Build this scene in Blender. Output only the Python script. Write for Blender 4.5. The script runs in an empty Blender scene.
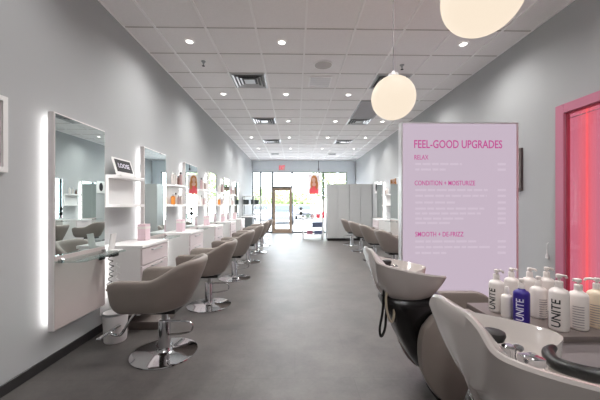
import bpy, bmesh, math, random
from math import sin, cos, pi, radians
from mathutils import Vector, Matrix
random.seed(7)
S = bpy.context.scene
COL = S.collection

# ------------------------------------------------------------------ camera model
F = 293.0; HOR = 205.0; YAW = 0.0171; EYE = 1.36
def at(px, Y):                       # world X of the picture column px at the distance Y
    k = (px - 300) / F
    return Y * (k * cos(YAW) + sin(YAW)) / (cos(YAW) - k * sin(YAW))
def zat(py, Y, X=0):                 # world Z of the picture row py at the distance Y
    d = X * sin(YAW) + Y * cos(YAW)
    return EYE + (HOR - py) * d / F

XL, XR, ZC, YB, YF = -2.08, 2.95, 3.52, 14.3, -3.2

# ------------------------------------------------------------------ materials
def lin(c):
    out = []
    for v in c[:3]:
        v = v / 255.0
        out.append(v / 12.92 if v <= 0.04045 else ((v + 0.055) / 1.055) ** 2.4)
    return (*out, 1.0)
MATS = {}
def mat(name, rgb, rough=0.5, metal=0.0, spec=0.5, var=0.0, scale=8.0, bump=0.0, emit=None, estr=0.0, coat=0.0, trans=0.0):
    m = bpy.data.materials.new(name); m.use_nodes = True
    nt = m.node_tree; b = nt.nodes['Principled BSDF']
    b.inputs['Base Color'].default_value = lin(rgb)
    b.inputs['Roughness'].default_value = rough
    b.inputs['Metallic'].default_value = metal
    b.inputs['Specular IOR Level'].default_value = spec
    b.inputs['Coat Weight'].default_value = coat
    b.inputs['Coat Roughness'].default_value = 0.05
    if emit:
        b.inputs['Emission Color'].default_value = lin(emit)
        b.inputs['Emission Strength'].default_value = estr
    if var or bump:
        tc = nt.nodes.new('ShaderNodeTexCoord')
        n = nt.nodes.new('ShaderNodeTexNoise'); n.inputs['Scale'].default_value = scale
        n.inputs['Detail'].default_value = 5
        nt.links.new(tc.outputs['Object'], n.inputs['Vector'])
        if var:
            mx = nt.nodes.new('ShaderNodeMix'); mx.data_type = 'RGBA'
            c = lin(rgb)
            mx.inputs[6].default_value = (*[v * (1 - var) for v in c[:3]], 1)
            mx.inputs[7].default_value = (*[min(1, v * (1 + var)) for v in c[:3]], 1)
            nt.links.new(n.outputs['Fac'], mx.inputs[0])
            nt.links.new(mx.outputs[2], b.inputs['Base Color'])
        if bump:
            bp = nt.nodes.new('ShaderNodeBump'); bp.inputs['Strength'].default_value = bump
            bp.inputs['Distance'].default_value = 0.01
            nt.links.new(n.outputs['Fac'], bp.inputs['Height'])
            nt.links.new(bp.outputs['Normal'], b.inputs['Normal'])
    MATS[name] = m
    return m
def glass_mat(name, tint, refl=0.5, rough=0.0, ior=1.45):
    m = bpy.data.materials.new(name); m.use_nodes = True
    nt = m.node_tree; nt.nodes.clear()
    o = nt.nodes.new('ShaderNodeOutputMaterial'); mx = nt.nodes.new('ShaderNodeMixShader')
    t = nt.nodes.new('ShaderNodeBsdfTransparent'); t.inputs['Color'].default_value = (*tint, 1)
    g = nt.nodes.new('ShaderNodeBsdfGlossy'); g.inputs['Roughness'].default_value = rough
    lw = nt.nodes.new('ShaderNodeLayerWeight'); lw.inputs['Blend'].default_value = 0.5
    pw = nt.nodes.new('ShaderNodeMath'); pw.operation = 'POWER'; pw.inputs[1].default_value = 5
    fr = nt.nodes.new('ShaderNodeMath'); fr.operation = 'MULTIPLY_ADD'; fr.inputs[1].default_value = 0.9; fr.inputs[2].default_value = ((ior - 1) / (ior + 1)) ** 2
    nt.links.new(lw.outputs['Facing'], pw.inputs[0]); nt.links.new(pw.outputs[0], fr.inputs[0])
    nt.links.new(fr.outputs[0], mx.inputs[0]); nt.links.new(t.outputs[0], mx.inputs[1])
    nt.links.new(g.outputs[0], mx.inputs[2]); nt.links.new(mx.outputs[0], o.inputs[0])
    MATS[name] = m
    return m
def emit_mat(name, rgb, strength):
    m = mat(name, (40, 40, 40), rough=0.6, spec=0.2, emit=rgb, estr=strength)
    return m

M_wall = mat('wall_paint', (176, 178, 179), 0.75, spec=0.25, var=0.015, scale=3)
M_header = mat('header_paint', (236, 242, 246), 0.7, spec=0.25, var=0.02, scale=3)
M_white = mat('white_laminate', (228, 226, 226), 0.45, var=0.015, scale=4)
M_paint = mat('white_lacquer', (232, 231, 230), 0.35, var=0.01, scale=5)
M_pinkwhite = mat('blush_and_pinklit_laminate', (214, 203, 205), 0.42, var=0.02, scale=12)
M_front = mat('blush_front', (186, 174, 172), 0.42, var=0.02, scale=12)
M_panel = mat('panel_white', (226, 222, 221), 0.42, var=0.015, scale=12)
M_vent = mat('satin_vent_metal', (206, 207, 209), 0.32, 0.35, var=0.03)
M_throat = mat('vent_throat', (84, 84, 86), 0.6, var=0.05)
M_locker = mat('locker_grey', (176, 177, 177), 0.5, var=0.02)
M_grille = mat('return_grey', (205, 205, 207), 0.5, var=0.03)
M_dark = mat('dark_plastic', (28, 27, 28), 0.45, var=0.1)
M_base = mat('baseboard_vinyl', (44, 43, 44), 0.5, var=0.08, scale=20)
M_black = mat('black_gloss', (13, 12, 13), 0.22, spec=0.5, var=0.05)
M_chrome = mat('chrome', (205, 206, 208), 0.07, 1.0, var=0.02)
M_steel = mat('brushed_aluminium', (176, 178, 180), 0.3, 1.0, var=0.04, scale=30)
M_mirror = mat('mirror_silver', (222, 232, 230), 0.0, 1.0)
M_taupe = mat('taupe_vinyl', (134, 125, 119), 0.5, spec=0.4, var=0.05, scale=14, bump=0.06)
M_seat = mat('taupe_seat', (124, 115, 109), 0.55, spec=0.35, var=0.05, scale=14, bump=0.06)
M_ceram = mat('white_ceramic', (196, 189, 185), 0.09, spec=0.6, var=0.01, coat=0.4)
M_gel = mat('black_gel', (22, 24, 23), 0.3, var=0.2, scale=40)
M_bottle = mat('white_bottle', (226, 218, 214), 0.35, var=0.01, scale=20)
M_cream = mat('cream_bottle', (222, 204, 180), 0.35, var=0.02, scale=20)
M_purple = mat('violet_bottle', (44, 26, 128), 0.3, var=0.06, scale=30)
M_ink = mat('black_ink', (34, 34, 38), 0.6, var=0.05)
M_greyink = mat('grey_ink', (150, 142, 146), 0.6, var=0.05)
M_whiteink = mat('white_ink', (226, 222, 238), 0.6, var=0.02)
M_shelf = mat('ledge_laminate', (108, 98, 95), 0.4, var=0.08, scale=20)
M_plinth = mat('plinth_taupe', (104, 96, 92), 0.5, var=0.08, scale=20)
M_bronze = mat('bronze_door_frame', (172, 150, 130), 0.4, 0.2, var=0.06, scale=10)
M_mull = mat('grey_mullion', (92, 96, 100), 0.4, 0.5, var=0.04)
M_board = emit_mat('lit_menu_acrylic', (205, 188, 204), 0.83)
M_magenta = emit_mat('magenta_print', (202, 74, 152), 0.82)
M_faint = emit_mat('faint_white_print', (212, 196, 211), 0.86)
M_globe = emit_mat('warm_globe_glass', (250, 233, 211), 0.92)
M_lens = emit_mat('downlight_lens', (255, 250, 244), 8.0)
M_led = emit_mat('led_tape', (255, 252, 250), 18.0)
M_pink = mat('pink_frame_lacquer', (200, 124, 148), 0.35, var=0.03)
M_coral = mat('coral_lining', (236, 84, 112), 0.5, var=0.06, scale=4)
M_neon = emit_mat('coral_neon', (255, 104, 110), 1.0)
M_neonpink = emit_mat('rose_neon', (255, 96, 150), 1.6)
M_lining = mat('dark_coral_lining', (190, 84, 104), 0.5, var=0.05)
def backlit():
    m = emit_mat('backlit_coral_panel', (222, 86, 108), 1.1); nt = m.node_tree; b = nt.nodes['Principled BSDF']
    tc = nt.nodes.new('ShaderNodeTexCoord'); wv = nt.nodes.new('ShaderNodeTexWave'); wv.bands_direction = 'Y'; wv.inputs['Scale'].default_value = 1.1; wv.inputs['Distortion'].default_value = 0
    nt.links.new(tc.outputs['Object'], wv.inputs['Vector'])
    r = nt.nodes.new('ShaderNodeValToRGB'); r.color_ramp.elements[0].color = lin((194, 106, 126)); r.color_ramp.elements[1].color = lin((220, 100, 112))
    nt.links.new(wv.outputs['Fac'], r.inputs[0]); nt.links.new(r.outputs[0], b.inputs['Emission Color'])
    return m
M_backlit = backlit()
M_acryl = glass_mat('clear_acrylic', (0.96, 0.92, 0.94))
M_pane = glass_mat('window_glass', (0.97, 0.98, 0.98))
M_shelfglass = glass_mat('green_edge_glass', (0.87, 0.95, 0.93), ior=1.5)
M_clear = glass_mat('clear_glass', (0.90, 0.91, 0.92), ior=1.5)
M_exit = emit_mat('exit_red', (235, 40, 60), 1.6)
M_blush = mat('pink_card', (226, 200, 208), 0.5, var=0.02)
M_orange = mat('orange_bottle', (232, 148, 62), 0.35, var=0.05)
M_brown = mat('brown_bottle', (126, 92, 84), 0.35, var=0.05)
M_mauve = mat('mauve_bottle', (190, 160, 160), 0.35, var=0.05)
M_grey = mat('charcoal_laminate', (92, 97, 100), 0.5, var=0.05)
M_basket = mat('dark_basket', (72, 80, 80), 0.7, var=0.3, scale=60)
M_frame_dark = mat('brown_frame', (92, 80, 78), 0.5, var=0.05)
M_red = mat('red_box', (208, 70, 84), 0.5, var=0.04)
M_green = mat('sage_box', (130, 148, 136), 0.5, var=0.04)
M_blue = mat('blue_grey_box', (88, 98, 124), 0.5, var=0.05)
M_rose = mat('dusty_rose_box', (170, 110, 130), 0.5, var=0.05)
M_beige = mat('beige_hose', (160, 148, 130), 0.4, var=0.05)
M_skin = mat('poster_peach', (252, 226, 210), 0.6, var=0.04)
M_blond = mat('poster_gold', (216, 156, 96), 0.6, var=0.15, scale=30)
M_dress = mat('poster_red', (250, 120, 128), 0.6, var=0.06)
M_sky = mat('poster_pale', (240, 232, 232), 0.6, var=0.03)
M_art = mat('pale_print', (206, 196, 198), 0.6, var=0.05, scale=3)
M_asph = mat('asphalt', (178, 178, 180), 0.9, var=0.12, scale=2)
M_leaf = mat('leaf_green', (128, 146, 98), 0.7, var=0.3, scale=3)
M_bark = mat('bark', (98, 84, 70), 0.9, var=0.2, scale=8)
M_tyre = mat('tyre', (30, 30, 32), 0.8, var=0.1)
M_carglass = mat('car_glass', (40, 48, 56), 0.1, var=0.05)
M_carblue = mat('car_blue', (70, 84, 108), 0.25, var=0.03, coat=0.5)
M_carwhite = mat('car_white', (214, 216, 220), 0.25, var=0.02, coat=0.5)
M_cargrey = mat('car_grey', (104, 104, 110), 0.25, var=0.03, coat=0.5)
M_light = mat('car_lamp', (230, 230, 226), 0.2, var=0.02)
M_stucco = mat('stucco', (206, 198, 188), 0.9, var=0.05)

def translucent(m, f):
    nt = m.node_tree; o = nt.nodes['Material Output']; b = nt.nodes['Principled BSDF']
    t = nt.nodes.new('ShaderNodeBsdfTranslucent'); t.inputs['Color'].default_value = b.inputs['Base Color'].default_value
    mx = nt.nodes.new('ShaderNodeMixShader'); mx.inputs[0].default_value = f
    nt.links.new(b.outputs[0], mx.inputs[1]); nt.links.new(t.outputs[0], mx.inputs[2]); nt.links.new(mx.outputs[0], o.inputs[0])
for q, f in ((M_skin, .5), (M_blond, .5), (M_dress, .5), (M_sky, .3)): translucent(q, f)

# floor: large format grey tile with soft clouding and faint joints
def floor_mat():
    m = bpy.data.materials.new('floor_vinyl_tile'); m.use_nodes = True
    nt = m.node_tree; b = nt.nodes['Principled BSDF']; L = nt.links
    tc = nt.nodes.new('ShaderNodeTexCoord')
    n = nt.nodes.new('ShaderNodeTexNoise'); n.inputs['Scale'].default_value = 2.2; n.inputs['Detail'].default_value = 9; n.inputs['Roughness'].default_value = 0.65
    n2 = nt.nodes.new('ShaderNodeTexNoise'); n2.inputs['Scale'].default_value = 38; n2.inputs['Detail'].default_value = 4
    br = nt.nodes.new('ShaderNodeTexBrick'); br.offset = 0.5
    br.inputs['Scale'].default_value = 1.0; br.inputs['Mortar Size'].default_value = 0.0025
    br.inputs['Brick Width'].default_value = 0.92; br.inputs['Row Height'].default_value = 0.46
    br.inputs['Color1'].default_value = (1, 1, 1, 1); br.inputs['Color2'].default_value = (0.93, 0.93, 0.93, 1)
    br.inputs['Mortar'].default_value = (0.78, 0.78, 0.78, 1)
    for q in (n, n2, br): L.new(tc.outputs['Object'], q.inputs['Vector'])
    r = nt.nodes.new('ShaderNodeValToRGB')
    r.color_ramp.elements[0].position = 0.3; r.color_ramp.elements[0].color = lin((68, 65, 63))
    r.color_ramp.elements[1].position = 0.72; r.color_ramp.elements[1].color = lin((103, 98, 96))
    L.new(n.outputs['Fac'], r.inputs[0])
    m1 = nt.nodes.new('ShaderNodeMix'); m1.data_type = 'RGBA'; m1.blend_type = 'MULTIPLY'; m1.inputs[0].default_value = 1
    L.new(r.outputs[0], m1.inputs[6]); L.new(br.outputs['Color'], m1.inputs[7])
    m2 = nt.nodes.new('ShaderNodeMix'); m2.data_type = 'RGBA'; m2.blend_type = 'OVERLAY'; m2.inputs[0].default_value = 0.18
    L.new(m1.outputs[2], m2.inputs[6]); L.new(n2.outputs['Fac'], m2.inputs[7])
    L.new(m2.outputs[2], b.inputs['Base Color'])
    mr = nt.nodes.new('ShaderNodeMapRange'); mr.inputs['To Min'].default_value = 0.36; mr.inputs['To Max'].default_value = 0.52
    L.new(n.outputs['Fac'], mr.inputs[0]); L.new(mr.outputs[0], b.inputs['Roughness'])
    b.inputs['Specular IOR Level'].default_value = 0.5
    return m
M_floor = floor_mat()
M_tile = mat('ceiling_tile', (246, 243, 242), 0.85, spec=0.2, var=0.05, scale=60, bump=0.15)
M_tbar2 = mat('cross_tee', (196, 190, 187), 0.6, var=0.01)
M_tbar = mat('ceiling_grid', (252, 250, 249), 0.6, var=0.01)

# ------------------------------------------------------------------ mesh helpers
def new(): return bmesh.new()
def box(bm, x0, x1, y0, y1, z0, z1, bev=0.0, seg=2):
    g = bmesh.ops.create_cube(bm, size=1.0)
    vs = g['verts']
    for v in vs:
        v.co = Vector((x0 + (v.co.x + .5) * (x1 - x0), y0 + (v.co.y + .5) * (y1 - y0), z0 + (v.co.z + .5) * (z1 - z0)))
    if bev:
        es = set()
        for v in vs: es.update(v.link_edges)
        bmesh.ops.bevel(bm, geom=list(es), offset=bev, segments=seg, profile=0.5, affect='EDGES')
    return bm
def lathe(bm, prof, seg=32, c=(0, 0, 0), axis='Z', caps=True):
    rings = []
    for r, z in prof:
        ring = []
        for i in range(seg):
            a = 2 * pi * i / seg
            p = (r * cos(a), r * sin(a), z)
            if axis == 'X': p = (p[2], p[0], p[1])
            if axis == 'Y': p = (p[0], p[2], p[1])
            ring.append(bm.verts.new((p[0] + c[0], p[1] + c[1], p[2] + c[2])))
        rings.append(ring)
    for a, b in zip(rings, rings[1:]):
        for i in range(seg):
            j = (i + 1) % seg
            bm.faces.new((a[i], a[j], b[j], b[i]))
    if caps:
        bm.faces.new(list(reversed(rings[0]))); bm.faces.new(rings[-1])
    return bm
def loft(bm, rings, close=True, caps=True):
    vr = [[bm.verts.new(p) for p in r] for r in rings]
    n = len(vr[0])
    for a, b in zip(vr, vr[1:]):
        for i in range(n if close else n - 1):
            j = (i + 1) % n
            bm.faces.new((a[i], a[j], b[j], b[i]))
    if caps:
        bm.faces.new(list(reversed(vr[0]))); bm.faces.new(vr[-1])
    return bm
def smooth_path(pts, per=6, closed=False):
    P = [Vector(p) for p in pts]; out = []; n = len(P)
    rng = range(n if closed else n - 1)
    for i in rng:
        if closed: p0, p1, p2, p3 = P[(i - 1) % n], P[i], P[(i + 1) % n], P[(i + 2) % n]
        else: p0, p1, p2, p3 = P[max(i - 1, 0)], P[i], P[i + 1], P[min(i + 2, n - 1)]
        for k in range(per):
            t = k / per
            out.append(0.5 * ((2 * p1) + (p2 - p0) * t + (2 * p0 - 5 * p1 + 4 * p2 - p3) * t * t + (3 * p1 - p0 - 3 * p2 + p3) * t ** 3))
    if not closed: out.append(P[-1].copy())
    return out
def tube(bm, pts, r, seg=10, per=6, smooth=True, closed=False):
    P = smooth_path(pts, per, closed) if smooth else [Vector(p) for p in pts]
    up = Vector((0, 0, 1)); rings = []; n = len(P); prev = None
    for i, p in enumerate(P):
        if closed: d = (P[(i + 1) % n] - P[(i - 1) % n]).normalized()
        else: d = (P[min(i + 1, n - 1)] - P[max(i - 1, 0)]).normalized()
        if prev is None:
            a = up if abs(d.dot(up)) < 0.9 else Vector((1, 0, 0))
            u = d.cross(a).normalized()
        else:
            u = (prev - d * prev.dot(d)).normalized()
        w = d.cross(u).normalized(); prev = u
        rr = r(i / max(1, n - 1)) if callable(r) else r
        rings.append([p + rr * (cos(2 * pi * k / seg) * u + sin(2 * pi * k / seg) * w) for k in range(seg)])
    if closed:
        rings.append(rings[0])
        loft(bm, rings, caps=False)
        bmesh.ops.remove_doubles(bm, verts=bm.verts, dist=1e-6)
    else: loft(bm, rings)
    return bm
def prism(bm, poly, a0, a1, axis='X'):
    def P(u, v, a): return {'X': (a, u, v), 'Y': (u, a, v), 'Z': (u, v, a)}[axis]
    return loft(bm, [[P(u, v, a0) for u, v in poly], [P(u, v, a1) for u, v in poly]])
def text_into(bm, s, width, height, depth, place, bold=0.012):
    """letters scaled to width x height, handed to place(u, v, d) -> xyz"""
    cu = bpy.data.curves.new('lettering', 'FONT'); cu.body = s; cu.size = 1; cu.extrude = 0.02; cu.resolution_u = 3; cu.offset = bold
    o = bpy.data.objects.new('lettering', cu); COL.objects.link(o)
    bpy.context.view_layer.update()
    dg = bpy.context.evaluated_depsgraph_get()
    me = bpy.data.meshes.new_from_object(o.evaluated_get(dg))
    xs = [v.co.x for v in me.vertices]; ys = [v.co.y for v in me.vertices]
    x0, x1, y0, y1 = min(xs), max(xs), min(ys), max(ys)
    t = bmesh.new(); t.from_mesh(me)
    if len(t.verts):
        bmesh.ops.subdivide_edges(t, edges=[e for e in t.edges if e.calc_length() > 0.25], cuts=2)
    vm = {}
    for v in t.verts:
        u = (v.co.x - x0) / (x1 - x0) * width; w = (v.co.y - y0) / (y1 - y0) * height
        d = depth * (1 if v.co.z > 0 else 0)
        vm[v.index] = None
        v.co = Vector(place(u, w, d))
    tm = bpy.data.meshes.new('t'); t.to_mesh(tm); t.free()
    bm.from_mesh(tm)
    bpy.data.meshes.remove(tm)
    bpy.data.objects.remove(o); bpy.data.meshes.remove(me); bpy.data.curves.remove(cu)
    return bm

def obj(name, bm, m, parent=None, smooth=35, label=None, loc=None):
    bmesh.ops.recalc_face_normals(bm, faces=bm.faces)
    me = bpy.data.meshes.new(name); bm.to_mesh(me); bm.free()
    me.materials.append(m)
    if smooth:
        for p in me.polygons: p.use_smooth = True
        me.set_sharp_from_angle(angle=radians(smooth))
    o = bpy.data.objects.new(name, me); COL.objects.link(o)
    if parent: o.parent = parent
    if loc: o.location = loc
    if label: o['label'] = label
    return o
def tag(o, label, cat, group=None):
    o['label'] = label; o['category'] = cat
    if group: o['group'] = group
    return o
def thing(name, label, cat, loc=(0, 0, 0), rotz=0.0, group=None):
    o = bpy.data.objects.new(name, None); COL.objects.link(o)
    o.empty_display_size = 0.1
    o.location = loc; o.rotation_euler = (0, 0, rotz)
    return tag(o, label, cat, group)
def struct(name, bm, m, parent=None, smooth=35):
    o = obj(name, bm, m, parent, smooth)
    if not parent: o['kind'] = 'structure'
    return o
def dup(root, loc, rotz=None, label=None, group=None):
    r = root.copy(); COL.objects.link(r); r.location = loc
    if rotz is not None: r.rotation_euler = (0, 0, rotz)
    if label: r['label'] = label
    if group: r['group'] = group
    for ch in list(root.children):
        c = ch.copy(); COL.objects.link(c); c.parent = r
        for g in list(ch.children):
            d = g.copy(); COL.objects.link(d); d.parent = c
    return r
ORD = ['nearest the camera', 'second from the camera', 'third from the camera', 'fourth from the camera', 'fifth from the camera', 'farthest from the camera']
NTH = ['first', 'second', 'third', 'fourth', 'fifth', 'sixth']

# ------------------------------------------------------------------ room shell
struct('floor', box(new(), XL - .15, XR + .15, YF - .15, YB + .1, -.12, 0), M_floor)
struct('ceiling', box(new(), XL - .15, XR + .15, YF - .15, YB + .1, ZC + .006, ZC + .12), M_tile)
b = new()
GX0, GY0, T = -1.70, 3.596, 0.61
xs = [GX0 + T * i for i in range(8)]
for x in xs: box(b, x - .012, x + .012, YF, YB, ZC - .009, ZC + .006)
k = -11; b2 = new()
ys = []
while GY0 + T * k < YB:
    y = GY0 + T * k; k += 1
    if y > YF: ys.append(y); box(b2, XL, XR, y - .008, y + .008, ZC + .001, ZC + .006)
box(b, XL, XL + .02, YF, YB, ZC - .004, ZC + .006); box(b, XR - .02, XR, YF, YB, ZC - .004, ZC + .006)
struct('trim_3', b2, M_tbar2, smooth=0)
struct('trim_1', b, M_tbar, smooth=0)
struct('wall_left', box(new(), XL - .15, XL, YF - .15, YB + .1, 0, ZC), M_wall)
# right wall with the opening of the pink niche
NY0, NY1, NZ0, NZ1 = 1.95, 3.14, .15, 2.36
b = new()
box(b, XR, XR + .15, YF - .15, NY0, 0, ZC); box(b, XR, XR + .15, NY1, YB + .1, 0, ZC)
box(b, XR, XR + .15, NY0, NY1, NZ1, ZC); box(b, XR, XR + .15, NY0, NY1, 0, NZ0)
struct('wall_right', b, M_wall, smooth=0)
struct('wall_front', box(new(), XL, XR, YF - .15, YF, 0, ZC), M_white)  # unseen wall behind the camera, coloured white to bounce fill forward
WZ = zat(172, YB)                     # head of the glazing
WXR = at(347, YB)
b = new(); box(b, XL, XR, YB, YB + .1, WZ, ZC); box(b, WXR, XR, YB, YB + .1, 0, WZ)
struct('wall_back', b, M_header, smooth=0)
struct('baseboard_left', box(new(), XL, XL + .012, YF, YB, 0, .085, .003, 1), M_base)
struct('baseboard_right', box(new(), XR - .012, XR, NY1 + .2, YB, 0, .085, .003, 1), M_base)

# glazed front: bays between mullions
mx = [at(p, YB) for p in (251.6, 260.7, 272.5, 292, 323.2, 347)]
mx[0] = XL
def bay(n, x0, x1, z0, z1, rails=(), m=M_mull, w=.045, name='window', sill=.0):
    b = new()
    box(b, x0, x0 + w, YB + .01, YB + .08, z0, z1); box(b, x1 - w, x1, YB + .01, YB + .08, z0, z1)
    box(b, x0 + w, x1 - w, YB + .01, YB + .08, z0, z0 + .07); box(b, x0 + w, x1 - w, YB + .01, YB + .08, z1 - .04, z1)
    for r in rails: box(b, x0 + w, x1 - w, YB + .01, YB + .08, r - .025, r + .025)
    o = struct(f'{name}_{n}', b, m, smooth=0)
    struct('pane', box(new(), x0 + w, x1 - w, YB + .04, YB + .048, z0 + .07, z1 - .04), M_pane, o, 0)
    return o
DZ = 2.2
bay(1, mx[0], mx[1], 0, WZ, (.92,)); bay(2, mx[1], mx[2], 0, WZ, (.92,))
w3 = bay(3, mx[2], mx[3], DZ, WZ)
bay(4, mx[3], mx[4], 0, WZ, (.92,)); bay(5, mx[4], mx[5], 0, WZ, (.92,))
b = new()
x0, x1 = mx[2] + .005, mx[3] - .005
box(b, x0, x0 + .13, YB, YB + .09, 0, DZ, .004, 1); box(b, x1 - .13, x1, YB, YB + .09, 0, DZ, .004, 1)
box(b, x0 + .13, x1 - .13, YB, YB + .09, DZ - .14, DZ, .004, 1); box(b, x0 + .13, x1 - .13, YB, YB + .09, 0, .2, .004, 1)
d = struct('door_1', b, M_bronze, smooth=0)
struct('pane', box(new(), x0 + .13, x1 - .13, YB + .04, YB + .048, .2, DZ - .14), M_pane, d, 0)
b = new(); tube(b, [(x0 + .16, YB - .05, 1.0), (x1 - .16, YB - .05, 1.0)], .016, smooth=False)
for x in (x0 + .17, x1 - .17): tube(b, [(x, YB - .05, 1.0), (x, YB + .03, 1.0)], .012, smooth=False)
obj('push_bar', b, M_steel, d)
b = new(); box(b, (x0 + x1) / 2 - .1, (x0 + x1) / 2 + .1, YB - .002, YB + .004, 2.3, 2.36)
obj('number_plaque', b, M_ink, w3)

# ------------------------------------------------------------------ ceiling fittings
def downlight_parts(root):
    b = new(); lathe(b, [(.066, 0.0), (.066, -.006), (.046, -.008), (.042, -.002)], 24, caps=False); obj('trim_ring', b, M_tbar, root)
    b = new(); lathe(b, [(.001, -.003), (.043, -.003), (.043, -.001)], 24, caps=False); obj('lens', b, M_lens, root)
COLX = [-1.395, -.175, 1.045, 2.265]
COLN = ['leftmost', 'centre left', 'centre right', 'rightmost']
seen = [(0, 0), (0, 1), (0, 3), (1, 0), (1, 1), (1, 2), (1, 3), (2, 1), (2, 2), (2, 3), (3, 0), (3, 1), (3, 2), (3, 3), (4, 0), (4, 1), (4, 2), (4, 3)]
LIGHTPOS = []
first = None
for r, c in seen:
    Y = 3.90 + 1.83 * r
    lab = f'round recessed downlight, {COLN[c]} in the {NTH[r]} row of ceiling lights from the camera'
    if first is None:
        first = thing('downlight', lab, 'ceiling light', (COLX[c], Y, ZC + .004), 0, 'recessed ceiling downlights'); downlight_parts(first)
    else: dup(first, (COLX[c], Y, ZC + .004), 0, lab)
    LIGHTPOS.append((COLX[c], Y))
for Y in (2.07, .24, -1.59):  # unseen rows added as beams without fittings; rear ones centred to light bowl fronts
    for c in ((0, 1, 2, 3) if Y > 1 else (1, 2)): LIGHTPOS.append((COLX[c], Y))
SPOTW = 128
GLOBEW = 46
for i, (x, y) in enumerate(LIGHTPOS):
    l = bpy.data.lights.new('downlight_beam', 'SPOT'); l.energy = SPOTW * (.55 if abs(x - .435) > 1 else 1.0) * (1.0 if y > 3 else .45 if y > 1 else .5); l.color = (1.0, .98, .96)
    l.spot_size = radians(158); l.spot_blend = 1.0; l.shadow_soft_size = .055
    o = bpy.data.objects.new('downlight_beam', l); COL.objects.link(o); o.location = (x, y, ZC - .03)

def diffuser_parts(root):
    b = new()
    def ring(b, a, w, z0, z1):
        loft(b, [[(-a, -a, z0), (a, -a, z0), (a, a, z0), (-a, a, z0)], [(-a + w, -a + w, z1), (a - w, -a + w, z1), (a - w, a - w, z1), (-a + w, a - w, z1)]], caps=False)
    h = .293
    ring(b, h, .03, -.004, -.008)
    obj('frame', b, M_vent, root, 0)
    for a in (.262, .205, .148):
        b = new(); ring(b, a, .045, -.016, .018); ring(b, a - .003, .045, -.014, .02); obj('louver', b, M_vent, root, 0)
    b = new(); loft(b, [[(-.09, -.09, -.012), (.09, -.09, -.012), (.09, .09, -.012), (-.09, .09, -.012)], [(-.06, -.06, 0.0), (.06, -.06, 0.0), (.06, .06, 0), (-.06, .06, 0)]]); obj('core', b, M_vent, root, 0)
    b = new(); box(b, -.27, .27, -.27, .27, .0, .004); obj('throat', b, M_throat, root, 0)
first = None
for x, r, lab in ((-.785, 2, 'square aluminium air diffuser left of centre, nearest the camera'),
                  (-.785, 6, 'square aluminium air diffuser left of centre, second from the camera'),
                  (-.785, 10, 'square aluminium air diffuser left of centre, third and farthest of its line'),
                  (1.655, 2, 'square aluminium air diffuser on the right, behind the hanging glass globe'),
                  (1.655, 6, 'square aluminium air diffuser on the right, just beyond the grey return grille'),
                  (1.655, 10, 'square aluminium air diffuser on the right, farthest of its line')):
    loc = (x, GY0 + T * (r + .5), ZC - .0)
    if first is None:
        first = thing('air_diffuser', lab, 'vent', loc, 0, 'square ceiling air diffusers'); diffuser_parts(first)
    else: dup(first, loc, 0, lab)
# return grille 2x4
t = thing('return_grille', 'grey two-tile return air grille in the ceiling, right of centre', 'vent', (1.655, GY0 + T * 5, ZC))
b = new(); box(b, -.29, .29, -.6, .6, -.002, .004); obj('backing', b, M_grille, t, 0)
b = new(); box(b, -.295, -.265, -.6, .6, -.012, 0); box(b, .265, .295, -.6, .6, -.012, 0); box(b, -.265, .265, -.6, -.57, -.012, 0); box(b, -.265, .265, .57, .6, -.012, 0); obj('frame', b, M_steel, t, 0)
b = new()
for i in range(28): box(b, -.265, .265, -.56 + i * .041, -.552 + i * .041, -.01, -.002)
obj('slats', b, M_grille, t, 0)
# slot returns far away
for x, Y, lab in ((at(275, 12.4), 12.4, 'dark slot vent in the far ceiling, left of the exit sign'), (at(332, 12.4), 12.4, 'dark slot vent in the far ceiling, right of the exit sign')):
    t = thing('slot_vent', lab, 'vent', (x, Y, ZC))
    b = new(); box(b, -.17, .17, -.1, .1, -.006, .002); obj('frame', b, M_grille, t, 0)
    b = new()
    for i in range(4): box(b, -.15, .15, -.08 + i * .045, -.055 + i * .045, -.009, -.005)
    obj('slots', b, M_dark, t, 0)
# speaker and perforated diffuser
t = thing('ceiling_speaker', 'round white speaker grille in the ceiling, near the middle', 'speaker', (.435, GY0 + T * 1.5, ZC))
b = new(); lathe(b, [(.15, .004), (.15, -.008), (.135, -.012), (.13, -.006)], 32, caps=False); obj('rim', b, M_tbar, t)
b = new(); lathe(b, [(.001, -.008), (.07, -.0075), (.131, -.006)], 32, caps=False); obj('grille', b, mat('speaker_mesh', (196, 190, 188), .7, var=.15, scale=140), t)
t = thing('perforated_vent', 'small white rectangular ceiling vent behind the round speaker', 'vent', (.435, GY0 + T * 2.5, ZC))
b = new(); box(b, -.2, .2, -.22, .22, -.012, .004, .004, 1); obj('frame', b, M_tbar, t, 0)
b = new()
for i in range(5): box(b, -.17, .17, -.18 + i * .08, -.12 + i * .08, -.018, -.011)
obj('vanes', b, M_white, t, 0)
# sprinklers
def sprinkler(x, y, lab):
    t = thing('fire_sprinkler', lab, 'sprinkler', (x, y, ZC))
    b = new(); lathe(b, [(.035, .004), (.033, -.004), (.02, -.008), (.012, -.03), (.01, -.045)], 16); obj('escutcheon', b, M_steel, t)
    b = new(); lathe(b, [(.004, -.045), (.004, -.062), (.022, -.064), (.022, -.067)], 12); obj('deflector', b, M_dark, t)
Y = 2.12 * F / (HOR - 65); sprinkler(at(203.5, Y), Y, 'small pendant fire sprinkler in the left ceiling, behind the first downlight')
Y = 2.12 * F / (HOR - 67); sprinkler(at(402, Y), Y, 'small pendant fire sprinkler above the far hanging globe')

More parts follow.
